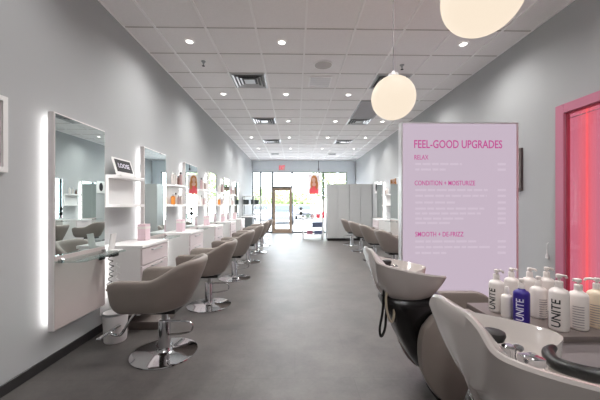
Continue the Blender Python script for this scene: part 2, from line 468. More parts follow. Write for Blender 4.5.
# glass globe pendants
def globe(x, y, z, r, lab):
    t = thing('globe_pendant', lab, 'pendant lamp', (x, y, z), 0, 'hanging glass globe lamps')
    b = new(); bmesh.ops.create_uvsphere(b, u_segments=48, v_segments=32, radius=r); obj('globe', b, M_globe, t, 180)
    l = bpy.data.lights.new('globe_bulb', 'POINT'); l.energy = GLOBEW; l.color = (1, .84, .70); l.shadow_soft_size = r + .008
    o = bpy.data.objects.new('globe_bulb', l); COL.objects.link(o); o.location = (x, y, z)
    b = new(); lathe(b, [(.045, r - .012), (.045, r + .02), (.02, r + .035), (.008, r + .05)], 20); obj('cap', b, M_white, t)
    b = new(); tube(b, [(0, 0, r + .04), (0, 0, ZC - z)], .0035, smooth=False, seg=6); obj('cord', b, M_greyink, t)
    b = new(); lathe(b, [(.06, ZC - z - .0), (.06, ZC - z - .02), (.01, ZC - z - .03)], 20); obj('canopy', b, M_white, t)
globe(at(393.3, 2.66), 2.66, zat(98, 2.66, .9), .196, 'round warm glass globe lamp hanging above the far white wash bowl')
globe(at(482, 1.5), 1.5, zat(-5, 1.5, .95), .196, 'large warm glass globe lamp at the top edge, hanging nearest the camera')

# exit sign and conduit on the header
X = at(282, YB - .05)
t = thing('exit_sign', 'red lit exit sign above the glass entrance door', 'sign', (X, YB, zat(170.5, YB)))
b = new(); box(b, -.16, .16, -.06, 0, 0, .26, .006, 1); obj('housing', b, M_white, t)
b = new(); text_into(b, 'EXIT', .27, .2, .006, lambda u, v, d: (-.135 + u, -.0605 - d, .03 + v)); obj('lettering', b, M_exit, t, 0)
b = new(); x = at(318.5, YB); tube(b, [(x, YB - .02, ZC), (x, YB - .02, zat(168.5, YB))], .014, smooth=False); box(b, x - .03, x + .03, YB - .045, YB, zat(168.5, YB) - .1, zat(168.5, YB))
tag(obj('conduit', b, M_mull), 'thin vertical conduit on the blue grey wall above the windows', 'conduit')

# ------------------------------------------------------------------ styling stations
PT = .05                              # panel thickness; local frame: wall plane x=0, room toward +x, y along the wall
def mirror_parts(root):
    b = new(); box(b, .05, .05 + PT, 0, .65, .32, 2.13, .003, 1); obj('panel', b, M_panel, root)
    b = new(); box(b, .1, .103, .006, .644, .326, .93); obj('front_panel', b, M_front, root, 0)
    b = new(); box(b, .1, .104, .012, .638, .935, 2.118); obj('mirror', b, M_mirror, root, 0)
    for y in (.045, .625):
        b = new(); box(b, .036, .048, y, y + .01, .36, 2.09); obj('led_strip', b, M_led, root, 0)
    b = new()
    for y in (.1, .55): box(b, 0, .05, y - .02, y + .02, .5, .6); box(b, 0, .05, y - .02, y + .02, 1.8, 1.9)
    obj('bracket', b, M_steel, root, 0)
def glass_parts(root):
    b = new(); poly = [(.104, 0.0), (.30, 0.0), (.335, .04), (.335, .61), (.30, .65), (.104, .65)]
    prism(b, poly, .885, .897, 'Z'); obj('glass_plate', b, M_shelfglass, root, 0)
    b = new()
    for y in (.05, .60): box(b, .10, .135, y - .012, y + .012, .873, .909, .003, 1)
    obj('clamp', b, M_chrome, root)
def shelf_parts(root):
    L = .5
    b = new(); box(b, 0, .035, 0, L, 1.335, 1.695, .002, 1); obj('back_plate', b, M_paint, root)
    for z in (1.335, 1.66):
        b = new(); box(b, .035, .175, 0, L, z, z + .035, .002, 1); obj('board', b, M_paint, root)
def cabinet_parts(root):
    L = .64
    b = new(); box(b, 0, .425, 0, L, .18, .895, .003, 1); obj('body', b, M_white, root)
    b = new(); box(b, 0, .455, -.005, L + .005, .895, .925, .003, 1); obj('worktop', b, M_white, root)
    zs = [(.71, .885), (.53, .70), (.19, .52)]
    for z0, z1 in zs:
        b = new(); box(b, .425, .447, .006, L - .006, z0, z1, .002, 1); dr = obj('drawer', b, M_pinkwhite, root)
        b = new(); tube(b, [(.447, .2, z1 - .03), (.468, .205, z1 - .03), (.468, L - .205, z1 - .03), (.447, L - .2, z1 - .03)], .005, smooth=False, seg=8); obj('handle', b, M_steel, dr)
Y0L = [2.44 + 1.44 * k for k in range(6)]
Y0R = [8.05, 9.49]
side = {'L': 'left', 'R': 'right'}
mir = glas = shel = cabi = plin = None
def place(first, name, cat, parts, loc, rot, lab, group):
    if first is None:
        o = thing(name, lab, cat, loc, rot, group); parts(o); return o
    dup(first, loc, rot, lab); return first
for k, y in enumerate(Y0L):
    mir = place(mir, 'styling_mirror', 'mirror', mirror_parts, (XL, y, 0), 0, f'tall backlit mirror panel on the left wall, {ORD[k]}', 'backlit styling mirrors')
    glas = place(glas, 'glass_shelf', 'shelf', glass_parts, (XL, y, 0), 0, f'clipped-corner glass shelf below the left wall mirror {ORD[k]}', 'glass ledges under the mirrors')
    if k < 5:
        shel = place(shel, 'wall_shelf', 'shelf', shelf_parts, (XL, y + .81, 0), 0, f'white two-board wall shelf on the left wall, {ORD[k]}', 'white wall shelves beside mirrors')
        cabi = place(cabi, 'drawer_cabinet', 'cabinet', cabinet_parts, (XL, y + .72, 0), 0, f'white wall-hung drawer cabinet on the left wall, {ORD[k]}', 'drawer cabinets between mirrors')
for k, y in enumerate(Y0R):
    w = ['nearer', 'farther'][k]
    mir = place(mir, 'styling_mirror', 'mirror', mirror_parts, (XR, y + .65, 0), pi, f'tall backlit mirror panel on the right wall, the {w} one', 'backlit styling mirrors')
    glas = place(glas, 'glass_shelf', 'shelf', glass_parts, (XR, y + .65, 0), pi, f'clipped-corner glass shelf below the {w} mirror of the right wall', 'glass ledges under the mirrors')
shel = place(shel, 'wall_shelf', 'shelf', shelf_parts, (XR, 9.35, 0), pi, 'white two-board wall shelf on the right wall between its mirrors', 'white wall shelves beside mirrors')
cabi = place(cabi, 'drawer_cabinet', 'cabinet', cabinet_parts, (XR, 9.42, 0), pi, 'white wall-hung drawer cabinet on the right wall between its mirrors', 'drawer cabinets between mirrors')
# low dark step under the first cabinet
t = obj('foot_step', box(new(), at(127, 3.22), at(127, 3.22) + .36, 3.22, 3.62, 0, .085, .006, 2), M_plinth)
tag(t, 'low dark taupe step box on the floor below the nearest drawer cabinet', 'step')
# waste bin
t = thing('waste_bin', 'white round waste bin on the floor below the nearest wall cabinet', 'bin', (at(115.5, 2.98), 2.98, 0))
b = new(); lathe(b, [(.095, .0), (.1, .008), (.112, .27), (.115, .285), (.109, .285), (.098, .02)], 32, caps=False); b.faces.ensure_lookup_table(); obj('bin_body', b, M_white, t)
b = new(); lathe(b, [(.112, .27), (.118, .272), (.118, .292), (.108, .292)], 32, caps=False); obj('rim', b, M_steel, t)
b = new(); lathe(b, [(.001, .012), (.097, .012), (.097, .02)], 24, caps=False); obj('liner', b, M_greyink, t)
# tool holder with curly leads below the first glass shelf
t = thing('tool_holder', 'black appliance holder with curly leads below the nearest glass shelf', 'holder', (XL + .1031, 3.0, .775))
b = new(); box(b, .02, .16, -.03, .06, .062, .105, .008, 2); box(b, .0, .03, -.02, .05, .03, .1, .004, 1); obj('holder_body', b, M_dark, t)
def coil(bm, x, y, z0, z1, turns, R):
    pts = []
    n = turns * 10
    for i in range(n + 1):
        f = i / n; a = 2 * pi * turns * f
        pts.append((x + R * cos(a) + .015 * sin(f * 5), y + R * sin(a) + .02 * sin(f * 3), z0 + (z1 - z0) * f))
    tube(bm, pts, .0042, seg=6, smooth=False)
b = new(); coil(b, .09, .01, .07, -.30, 7, .018); obj('cable', b, M_dark, t)
b = new(); coil(b, .13, .045, .07, -.38, 7, .017); obj('cable', b, M_white, t, label='white curly cable')

# stand with folded white card on the glass shelf
t = thing('card_stand', 'white folded card stand on the far end of the nearest glass shelf', 'stand', (XL + .24, 3.035, .897))
b = new(); prism(b, [(-.05, 0), (-.02, .17), (-.012, .17), (-.04, .006), (.05, .006), (.05, 0)], -.045, .045, 'Y'); obj('card', b, M_paint, t, 0)

# counter sign on the first shelf
t = thing('shelf_sign', 'tilted white sign with dark lettered panel on top of the nearest wall shelf', 'sign', (XL + .03, 3.26, 1.695), 0)
TL = radians(22)
def tilt(u, v, d):   # u along the wall, v up the leaning face, d out of the face
    return (.095 - sin(TL) * v * .75 + d * cos(TL), u, v * cos(TL) + d * sin(TL))
b = new()
def quad_slab(bm, u0, u1, v0, v1, d0, d1):
    loft(bm, [[tilt(u, v, d0) for u, v in ((u0, v0), (u1, v0), (u1, v1), (u0, v1))], [tilt(u, v, d1) for u, v in ((u0, v0), (u1, v0), (u1, v1), (u0, v1))]])
quad_slab(b, 0, .36, 0, .215, -.012, 0); obj('sign_board', b, M_paint, t, 0)
b = new(); quad_slab(b, .025, .335, .045, .195, 0, .002); obj('dark_panel', b, M_ink, t, 0)
b = new(); text_into(b, 'LOOSE', .22, .055, .002, lambda u, v, d: tilt(.07 + u, .095 + v, .0022 + d)); obj('lettering', b, M_whiteink, t, 0)

# ------------------------------------------------------------------ retail products on the shelves
def bottle_parts(root, r, h, body, cap, kind):
    b = new()
    lathe(b, [(r * .9, 0), (r, .006), (r, h * .72), (r * .92, h * .78), (r * .5, h * .83), (r * .4, h * .85)], 16); obj('bottle_body', b, body, root)
    b = new()
    if kind == 'pump':
        lathe(b, [(r * .42, h * .85), (r * .42, h * .9), (r * .14, h * .905), (r * .14, h * .96), (r * .36, h * .965), (r * .36, h)], 12)
        box(b, 0, r * 1.1, -r * .16, r * .16, h * .965, h * .995)
        obj('pump', b, cap, root)
    else:
        lathe(b, [(r * .5, h * .85), (r * .5, h), (r * .45, h * 1.01)], 12); obj('cap', b, cap, root)
protos = {}
def product(kind, mats, r, h, loc, lab, group):
    key = (kind, mats[0].name, mats[1].name, r, h)
    if key not in protos:
        t = thing('product_bottle', lab, 'bottle', loc, 0, group); bottle_parts(t, r, h, mats[0], mats[1], kind); protos[key] = t
    else: dup(protos[key], loc, random.uniform(-.6, .6), lab, group)
cand = {0: [], 1: None}
TOP = [(M_bottle, M_paint, 'pump', .026, .2, 'white'), (M_bottle, M_paint, 'cap', .024, .19, 'white'), (M_brown, M_ink, 'cap', .022, .15, 'brown'), (M_mauve, M_ink, 'cap', .026, .23, 'mauve')]
BOT = [(M_orange, M_steel, 'pump', .034, .16, 'orange'), (M_bottle, M_ink, 'cap', .022, .19, 'white'), (M_mauve, M_steel, 'cap', .022, .15, 'mauve'), (M_bottle, M_paint, 'pump', .024, .17, 'white')]
BETW = ['between the first and second mirrors', 'between the second and third mirrors', 'between the third and fourth mirrors', 'between the fourth and fifth mirrors', 'between the fifth and sixth mirrors']
KINDW = {'pump': 'pump bottle', 'cap': 'capped bottle'}
for k in range(1, 5):
    y = Y0L[k] + .81
    order_t = TOP if k % 2 else [TOP[3], TOP[0], TOP[2], TOP[1]]
    order_b = BOT if k % 2 else [BOT[1], BOT[2], BOT[3]]
    for i, (mb, mc, kd, r, h, cn) in enumerate(order_t):
        product(kd, (mb, mc), r, h, (XL + .11, y + .07 + i * .11, 1.695), f'{cn} {KINDW[kd]}, upper board of left shelf {BETW[k]}', 'bottles on the wall shelves')
    for i, (mb, mc, kd, r, h, cn) in enumerate(order_b):
        product(kd, (mb, mc), r, h, (XL + .11, y + .08 + i * .11, 1.37), f'{cn} {KINDW[kd]}, lower board of left shelf {BETW[k]}', 'bottles on the wall shelves')
for i, (mb, mc, kd, r, h, cn) in enumerate(TOP[:3]):
    product(kd, (mb, mc), r, h, (XR - .11, 8.95 + i * .13, 1.695), f'{cn} {KINDW[kd]}, upper board of the right wall shelf, {NTH[i]} along', 'bottles on the wall shelves')
# pink card boxes on the cabinets
first = None
for k in range(5):
    loc = (XL + .2, Y0L[k] + .72 + (.52 if k == 0 else .25), .925)
    lab = f'pink display box on top of the left drawer cabinet {ORD[k]}'
    if first is None:
        first = thing('display_box', lab, 'box', loc, 0, 'pink boxes on the cabinets')
        b = new(); box(b, -.05, .05, -.06, .06, 0, .2, .003, 1); obj('carton', b, M_blush, first)
        b = new(); box(b, -.052, .052, -.062, .062, .14, .17, .002, 1); obj('band', b, M_bottle, first)
    else: dup(first, loc, 0, lab)

# ------------------------------------------------------------------ salon chairs (local: sitter faces -x)
def chair_parts(root):
    N = 44; path = []
    W, xf, xm, xb = .285, -.335, .03, .345
    La = xm - xf; n1 = 13
    for i in range(n1): path.append((xf + La * i / n1, -W))
    n2 = 30
    for i in range(n2 + 1):
        a = -pi / 2 + pi * i / n2
        ca, sa = cos(a), sin(a)
        path.append((xm + (xb - xm) * abs(ca) ** .85, W * (abs(sa) ** .8) * (1 if sa > 0 else -1)))
    for i in range(1, n1 + 1): path.append((xm - La * i / n1, W))
    n = len(path); rings = []
    for i, (x, y) in enumerate(path):
        p0 = path[max(i - 1, 0)]; p1 = path[min(i + 1, n - 1)]
        tx, ty = p1[0] - p0[0], p1[1] - p0[1]; l = math.hypot(tx, ty); tx /= l; ty /= l
        nx, ny = ty, -tx                                   # outward
        f = min(1, max(0, (x + .02) / .33)); f = f * f * (3 - 2 * f)
        top = .735 + .15 * f; bot = .45 - .0 * f
        inset = .05 + .125 * f                              # how far the foot of the shell tucks in
        th = .038
        e = 1.0
        s = min(i, n - 1 - i)
        endr = [.35, .75, .93, 1.0]
        e = endr[s] if s < 4 else 1.0
        lift = (1 - e) * .10; drop = (1 - e) * .05
        b0, t0 = bot + lift, top - drop
        th *= (.45 + .55 * e)
        prof = []
        H = t0 - b0
        for (d, z) in ((-.2, 0.0), (.6, .0), (1, .06), (1, .35), (1, .7), (1, .9), (.75, .97), (0.2, 1.0), (-.35, .99), (-.85, .95), (-1, .85), (-1, .5), (-1, .12), (-.8, .02)):
            zz = b0 + H * z
            off = -inset * (1 - z) ** 1.3 + d * th
            prof.append((x + nx * off, y + ny * off, zz))
        rings.append(prof)
    b = new(); loft(b, rings); obj('shell', b, M_taupe, root, 60)
    b = new(); box(b, -.295, .12, -.20, .20, .435, .54, .04, 4); obj('seat', b, M_seat, root, 60)
    b = new(); box(b, -.14, .14, -.12, .12, .395, .435, .006, 1); obj('mount_plate', b, M_dark, root)
    b = new(); lathe(b, [(.284, 0), (.29, .004), (.288, .010), (.26, .014), (.1, .02), (.072, .03), (.06, .05)], 48); obj('base_disc', b, M_chrome, root)
    b = new(); lathe(b, [(.062, .05), (.056, .07), (.053, .3), (.05, .31), (.03, .312)], 32); obj('column', b, M_chrome, root)
    b = new(); lathe(b, [(.028, .30), (.028, .40)], 20); obj('piston', b, M_steel, root)
    b = new(); tube(b, [(.03, -.05, .31), (.13, -.06, .315), (.235, -.06, .31), (.275, -.055, .27), (.25, -.045, .215), (.15, -.04, .19), (.05, -.03, .18)], .0075); obj('pump_lever', b, M_chrome, root)
    b = new(); tube(b, [(-.12, 0, .41), (-.26, 0, .36), (-.34, 0, .26), (-.40, 0, .17), (-.47, 0, .17), (-.5, 0, .19)], .013); box(b, -.52, -.49, -.16, .16, .182, .206, .006, 2); obj('footrest', b, M_chrome, root)
chairL = [(-1.20, 2.72), (-1.165, 4.0), (-1.12, 5.46), (-1.11, 7.0), (-1.11, 8.42), (-1.11, 9.85)]
chair = None
for k, (x, y) in enumerate(chairL):
    chair = place(chair, 'salon_chair', 'salon chair', chair_parts, (x, y, 0), [0, .03, -.04, .02, -.03, .0][k], f'taupe salon chair on a chrome disc in the left row, {ORD[k]}', 'salon chairs')
RN = ['nearest the camera beside the menu board', 'second from the menu board', 'third from the menu board', 'farthest by the white partition']
for k, y in enumerate((5.75, 7.15, 8.6, 10.0)):
    chair = place(chair, 'salon_chair', 'salon chair', chair_parts, (1.95, y, 0), pi + [.05, -.03, .03, 0][k], f'taupe salon chair in the right row, {RN[k]}', 'salon chairs')

# ------------------------------------------------------------------ white storage partition
t = thing('storage_partition', 'tall white panelled storage partition at the far right', 'partition', (0, 0, 0))
PY = 11.07; px0 = at(327, PY); pz = zat(184, PY, 1.5)
b = new(); box(b, px0 + .005, XR - .02, PY + .03, PY + .55, .1, pz - .0); obj('carcass', b, M_locker, t, 0)
b = new(); box(b, px0 + .03, XR - .03, PY + .06, PY + .5, 0, .1); obj('plinth', b, M_dark, t, 0)
edges = [px0, at(338, PY), at(349.5, PY), at(360.6, PY), XR - .02]
for a0, a1 in zip(edges, edges[1:]):
    b = new(); box(b, a0 + .004, a1 - .004, PY, PY + .03, .1, pz, .003, 1); obj('door_panel', b, M_locker, t)

# ------------------------------------------------------------------ display table by the windows
TY = 11.75; tx0, tx1 = at(299.5, TY), at(326, TY); tz = .84
t = thing('display_table', 'white display table with lower shelf by the front windows', 'table', (0, 0, 0))
b = new(); box(b, tx0, tx1, TY, TY + .55, tz - .03, tz, .004, 1); obj('tabletop', b, M_white, t)
for x in (tx0 + .15, tx1 - .12):
    for y in (TY + .03, TY + .48):
        b = new(); box(b, x - .025, x + .025, y - .02, y + .03, 0, tz - .03, .003, 1); obj('leg', b, M_white, t)
for z in (.16, .44):
    b = new(); box(b, tx0 + .13, tx1 - .1, TY + .04, TY + .5, z, z + .022, .003, 1); obj('lower_shelf', b, M_white, t)
def carton(x, w, y, z, h, m, lab, d=.18):
    b = new(); box(b, x - w / 2, x + w / 2, y, y + d, z, z + h, .004, 1)
    o = obj('carton', b, m)
    return tag(o, lab, 'box', 'boxes on the display table')
c1 = carton(at(308, TY), .16, TY + .12, tz, .13, M_green, 'left sage green box on the white display table')
c2 = carton(at(313, TY), .14, TY + .14, tz, .13, M_mauve, 'mauve box between the green and red boxes on the display table')
c3 = carton(at(318.5, TY), .16, TY + .12, tz, .13, M_red, 'low red box on the right half of the display table')
c4 = carton(at(323.8, TY), .1, TY + .12, tz, .24, M_red, 'tall red box at the right end of the display table')
carton(at(317.5, TY), .4, TY + .1, .462, .2, M_blue, 'blue grey box on the upper lower-shelf of the display table', .3)
carton(at(310, TY), .22, TY + .1, .182, .14, M_rose, 'dusty rose box on the bottom shelf of the display table', .3)
carton(at(318.5, TY), .3, TY + .1, .182, .13, M_blue, 'blue grey box on the bottom shelf of the display table', .3)
t = thing('wig_stand', 'dark round ornament on a thin rod at the left end of the display table', 'ornament', (at(301, TY + .2), TY + .2, tz))
b = new(); lathe(b, [(.06, 0), (.06, .01), (.01, .02), (.008, .15)], 16); obj('stand', b, M_rose, t)
b = new(); bmesh.ops.create_icosphere(b, subdivisions=2, radius=.075, matrix=Matrix.Translation((0, 0, .18))); bmesh.ops.create_icosphere(b, subdivisions=2, radius=.065, matrix=Matrix.Translation((0, 0, .37))); tube(b, [(0, 0, .2), (0, 0, .36)], .01, smooth=False); obj('balls', b, M_dark, t)

# poster hanging in the window
PYY = YB - .12; qx0, qx1 = at(308.3, PYY), at(320, PYY); qz0, qz1 = zat(194, PYY), zat(174.6, PYY)
t = thing('window_poster', 'hanging poster of a long-haired figure in red in the front window', 'poster', ((qx0 + qx1) / 2, PYY, qz0))
pw, ph = (qx1 - qx0) / 2, qz1 - qz0
def flat(bm, pts): bm.faces.new([bm.verts.new(p) for p in pts])
def blob(bm, cx, cz, rx, rz, y, n=28): flat(bm, [(cx + rx * cos(2 * pi * i / n), y, cz + rz * sin(2 * pi * i / n)) for i in range(n)])
b = new(); box(b, -pw, pw, 0, .004, 0, ph); obj('sheet', b, M_sky, t, 0)
b = new(); flat(b, [(x, -.004, z) for x, z in [(-pw * .75, .0), (pw * .7, .0), (pw * .72, ph * .2), (pw * .5, ph * .36), (pw * .25, ph * .42), (-pw * .3, ph * .42), (-pw * .6, ph * .33), (-pw * .8, ph * .18)]]); obj('dress_print', b, M_dress, t, 0)
b = new(); blob(b, 0, ph * .70, pw * .55, ph * .25, -.006); blob(b, pw * .42, ph * .46, pw * .26, ph * .24, -.0065); blob(b, -pw * .42, ph * .5, pw * .2, ph * .2, -.007); obj('hair_print', b, M_blond, t, 0)
b = new(); blob(b, -.02, ph * .72, pw * .30, ph * .13, -.009); blob(b, -.01, ph * .5, pw * .34, ph * .1, -.0095); obj('face_print', b, M_skin, t, 0)
b = new()
for x in (-pw * .8, pw * .8): tube(b, [(x, .006, ph), (x, .006, WZ + .12 - qz0)], .004, smooth=False, seg=6)
obj('wire', b, M_steel, t)

# ------------------------------------------------------------------ retail rack at the far left
RY = 11.5; rx0, rx1 = XL + .02, at(260.5, RY); rz = zat(195.8, RY, -1.5)
t = thing('display_rack', 'white open display rack standing against the far left wall', 'rack', (0, 0, 0))
for x in (rx0, (rx0 + rx1) / 2 + .08, rx1 - .03):
    for y in (RY, RY + .4):
        b = new(); box(b, x, x + .03, y, y + .03, 0, rz); obj('post', b, M_steel, t, 0)
for z in (.1, .5, .95, 1.36, rz - .025):
    b = new(); box(b, rx0, rx1, RY, RY + .43, z, z + .022); obj('rack_shelf', b, M_white, t, 0)
def basket(px, w, lab):
    x = at(px, RY + .1); t = thing('storage_basket', lab, 'basket', (x, RY + .1, 1.382), 0, 'baskets on the display rack')
    b = new(); prism(b, [(-w / 2, 0), (w / 2, 0), (w / 2 + .015, .17), (-w / 2 - .015, .17)], 0, .24, 'Y'); obj('basket_body', b, M_basket, t, 0)
    b = new(); box(b, -w / 2 - .02, w / 2 + .02, -.006, .246, .165, .185, .004, 1); obj('rim', b, M_dark, t)
basket(245.4, .2, 'dark basket on the display rack nearer the left wall'); basket(254.6, .28, 'dark basket on the right half of the display rack')
t = thing('reception_cabinet', 'charcoal low cabinet with white top in front of the display rack', 'cabinet', (0, 0, 0))
cx0, cx1 = at(241.5, 10.95), at(252.2, 10.95)
b = new(); box(b, cx0, cx1, 10.95, 11.35, 0, .9, .004, 1); obj('body', b, M_grey, t)
b = new(); box(b, cx0 - .02, cx1 + .02, 10.93, 11.37, .9, .93, .004, 1); obj('worktop', b, M_white, t)

# ------------------------------------------------------------------ wall pictures
def picture(x, y0, y1, z0, z1, sgn, fm, lab):
    t = thing('picture_frame', lab, 'picture', (x, y0, z0))
    w, h = y1 - y0, z1 - z0
    b = new(); d = .03 * sgn; f = .035
    for (a0, a1, c0, c1) in ((0, f, 0, h), (w - f, w, 0, h), (f, w - f, 0, f), (f, w - f, h - f, h)): box(b, min(0, d), max(0, d), a0, a1, c0, c1)
    obj('frame', b, fm, t, 0)
    b = new(); box(b, min(.002 * sgn, .012 * sgn), max(.002 * sgn, .012 * sgn), f, w - f, f, h - f); obj('print', b, M_art, t, 0)
picture(XL, 1.5, 2.13, zat(172, 2.1, -2.08), zat(96, 2.1, -2.08), 1, M_paint, 'white framed pale print on the left wall at the picture edge')
picture(XR, 3.74, 4.3, 1.55, 2.1, -1, M_frame_dark, 'brown framed print on the right wall behind the menu board')
t = thing('portrait_print', 'small framed dark portrait on the right wall, seen in the nearest mirror', 'picture', (XR, 10.3, 1.78))
b = new(); box(b, -.025, 0, 0, .42, 0, .42, .003, 1); obj('frame', b, M_paint, t)
b = new(); loft(b, [[(xx, .21 + .1 * cos(2 * pi * i / 20), .22 + .15 * sin(2 * pi * i / 20)) for i in range(20)] for xx in (-.029, -.025)]); obj('print', b, M_ink, t, 0)

# ------------------------------------------------------------------ lit menu board
BY = 3.3; bx0, bx1 = at(401.5, BY), at(518.5, BY); bzt = zat(122.3, BY, 1.8)
t = thing('menu_board', 'tall glowing pale pink menu board standing behind the wash bowls', 'sign', ((bx0 + bx1) / 2, BY, 0))
hw = (bx1 - bx0) / 2; D = .10
b = new()
box(b, -hw, -hw + .014, 0, D, .04, bzt); box(b, hw - .022, hw, 0, D, .04, bzt); box(b, -hw + .014, hw - .022, 0, D, bzt - .014, bzt); box(b, -hw + .014, hw - .022, 0, D, .04, .07)
obj('frame', b, M_vent, t, 0)
b = new(); box(b, -hw + .014, hw - .022, .006, D - .006, .07, bzt - .014); obj('light_panel', b, M_board, t, 0)
b = new()
for x in (-hw + .15, hw - .15): box(b, x - .06, x + .06, -.08, D + .08, 0, .04, .006, 1)
obj('foot', b, M_steel, t)
def bx(px): return at(px, BY) - (bx0 + bx1) / 2
def bz(py): return zat(py, BY, 1.8)
def btext(s, p0, p1, py0, py1, m, name='lettering'):
    b = new(); x = bx(p0); w = bx(p1) - x; z = bz(py1); h = bz(py0) - z
    text_into(b, s, w, h, .002, lambda u, v, d: (x + u, .0055 - d, z + v), .012 if len(s) == 18 else .005); obj(name, b, m, t, 0)
btext('FEEL-GOOD UPGRADES', 414.3, 502.5, 140.0, 148.2, M_magenta)
btext('RELAX', 414.6, 428.6, 155.0, 159.6, M_magenta)
btext('CONDITION + MOISTURIZE', 414.8, 475.4, 180.6, 185.4, M_magenta)
btext('SMOOTH + DE-FRIZZ', 415.4, 463.8, 231.8, 236.6, M_magenta)
rnd = random.Random(3)
for py, end in ((164, 462), (169.5, 446), (190, 488), (195.8, 487), (202.5, 455), (208.6, 485), (213.5, 481), (218.6, 465), (223, 450), (241.5, 478), (247.2, 490), (253, 447)):
    p = 415.5; b = new()
    while p < end:
        w = rnd.uniform(4, 11); q = min(p + w, end)
        box(b, bx(p), bx(q), .003, .006, bz(py + 1.0), bz(py - 1.0)); p = q + 1.6
    obj('printed_line', b, M_faint, t, 0)
    b = new(); box(b, bx(498), bx(506), .003, .006, bz(py + 1.1), bz(py - 1.1)); obj('printed_price', b, M_faint, t, 0)

# ------------------------------------------------------------------ pink lit niche in the right wall
b = new()
box(b, XR + .15, XR + .17, NY0, NY1, NZ0, NZ1)
struct('trim_2', b, M_coral, smooth=0)
t = thing('pink_light_niche', 'pink framed glowing coral light niche in the right wall', 'light display', (XR, NY0, NZ0))
w, h = NY1 - NY0, NZ1 - NZ0; f = .10
b = new()
for (a0, a1, c0, c1) in ((-f, 0, -f, h + f), (w, w + f, -f, h + f), (0, w, -f, 0), (0, w, h, h + f)): box(b, -.03, .0, a0, a1, c0, c1, .003, 1)
obj('frame', b, M_pink, t)
b = new()
box(b, 0, .14, w - .012, w, 0, h); box(b, 0, .14, 0, .012, 0, h); box(b, 0, .14, .012, w - .012, h - .012, h); box(b, 0, .14, .012, w - .012, 0, .012)
obj('lining', b, M_lining, t, 0)
b = new(); tube(b, [(.018, .012, h - .06), (.018, w - .012, h - .06)], .005, smooth=False); obj('rail', b, M_chrome, t)
b = new(); n = 120
poly = [(.036 + .004 * sin(i * 1.3), .014 + (w - .028) * i / n) for i in range(n + 1)]
poly = poly + [(x + .006, y) for x, y in reversed(poly)]
loft(b, [[(x, y, .014) for x, y in poly], [(x, y, h - .014) for x, y in poly]]); obj('backlit_panel', b, M_backlit, t, 60)
for y, m_ in ((w - .21, M_neon), (w - .62, M_neon), (.2, M_neon)):
    b = new(); tube(b, [(.020, y, .014), (.020, y, h - .02)], .010, smooth=False); obj('neon_tube', b, m_, t)
b = new(); box(b, .004, .008, .012, w - .012, .012, h - .012); obj('front_glass', b, M_acryl, t, 0)
b = new(); y = 3.36; z = .74
lathe(b, [(.004, .11), (.005, .06), (.014, .03), (.016, .0)], 10, (XR - .018, y, z)); tube(b, [(XR - .018, y, z + .1), (XR - .018, y, z + .17), (XR, y, z + .18)], .003, smooth=False, seg=6)
tag(obj('pull_tassel', b, M_white), 'small white pull tassel on the right wall beside the pink frame', 'tassel')

# ------------------------------------------------------------------ shampoo units (local: bowl axis along +x, client's feet toward +x)
def bowl_shape():
    half = [(.06, .0, .84), (.08, .06, .844), (.13, .092, .855), (.18, .11, .868), (.22, .14, .878), (.205, .185, .886),
            (.11, .228, .903), (.0, .244, .922), (-.10, .232, .942), (-.18, .206, .958), (-.23, .182, .972), (-.253, .17, .988), (-.262, .158, 1.006), (-.268, .13, 1.034), (-.273, .08, 1.05), (-.275, .0, 1.048)]
    ctrl = half + [(x, -y, z) for x, y, z in reversed(half[1:-1])]
    rim = smooth_path(ctrl, 4, True)
    cb = Vector((.0, 0, 0)); rings = []
    def base(p):
        a = math.atan2(p.y, p.x - cb.x)
        return Vector((cb.x + .13 * cos(a), .11 * sin(a), .705))
    for fz in (0, .04, .1, .2, .32, .45, .6, .75, .88, 1.0):
        ring = []
        for p in rim:
            q = base(p); back = min(1, max(0, (-p.x - .05) / .15))
            fp = fz ** (.62 - .17 * back)
            bk = min(1, max(0, (-p.x - .19) / .06)); bk = bk * bk * (3 - 2 * bk)
            fy = fz ** .6 * (1 - bk) + max(0, (fz - .34) / .66) ** .55 * bk
            ring.append((q.x + (p.x - q.x) * fp, q.y * (1 - .85 * bk) + (p.y - q.y * (1 - .85 * bk)) * fy, q.z + (p.z - .006 - q.z) * fz ** 1.1))
        rings.append(ring)
    ci = Vector((.06, 0, 0))
    for kk, up, dz in ((.985, .004, 0), (.955, .004, 0), (.925, -.004, .03), (.885, -.0, .16), (.81, 0, .42), (.69, 0, .68), (.53, 0, .86), (.34, 0, .96), (.14, 0, 1.0)):
        ring = []
        for p in rim:
            z = p.z + up; fl = .775; bb = min(1, max(0, (-p.x - .05) / .15))
            dzb = max(0, (.925 - kk) / .785) ** .95
            dq = dz * (1 - bb) + dzb * bb if dz else 0
            ring.append((ci.x + (p.x - ci.x) * kk, p.y * kk, z + (fl - z) * dq))
        rings.append(ring)
    return rings
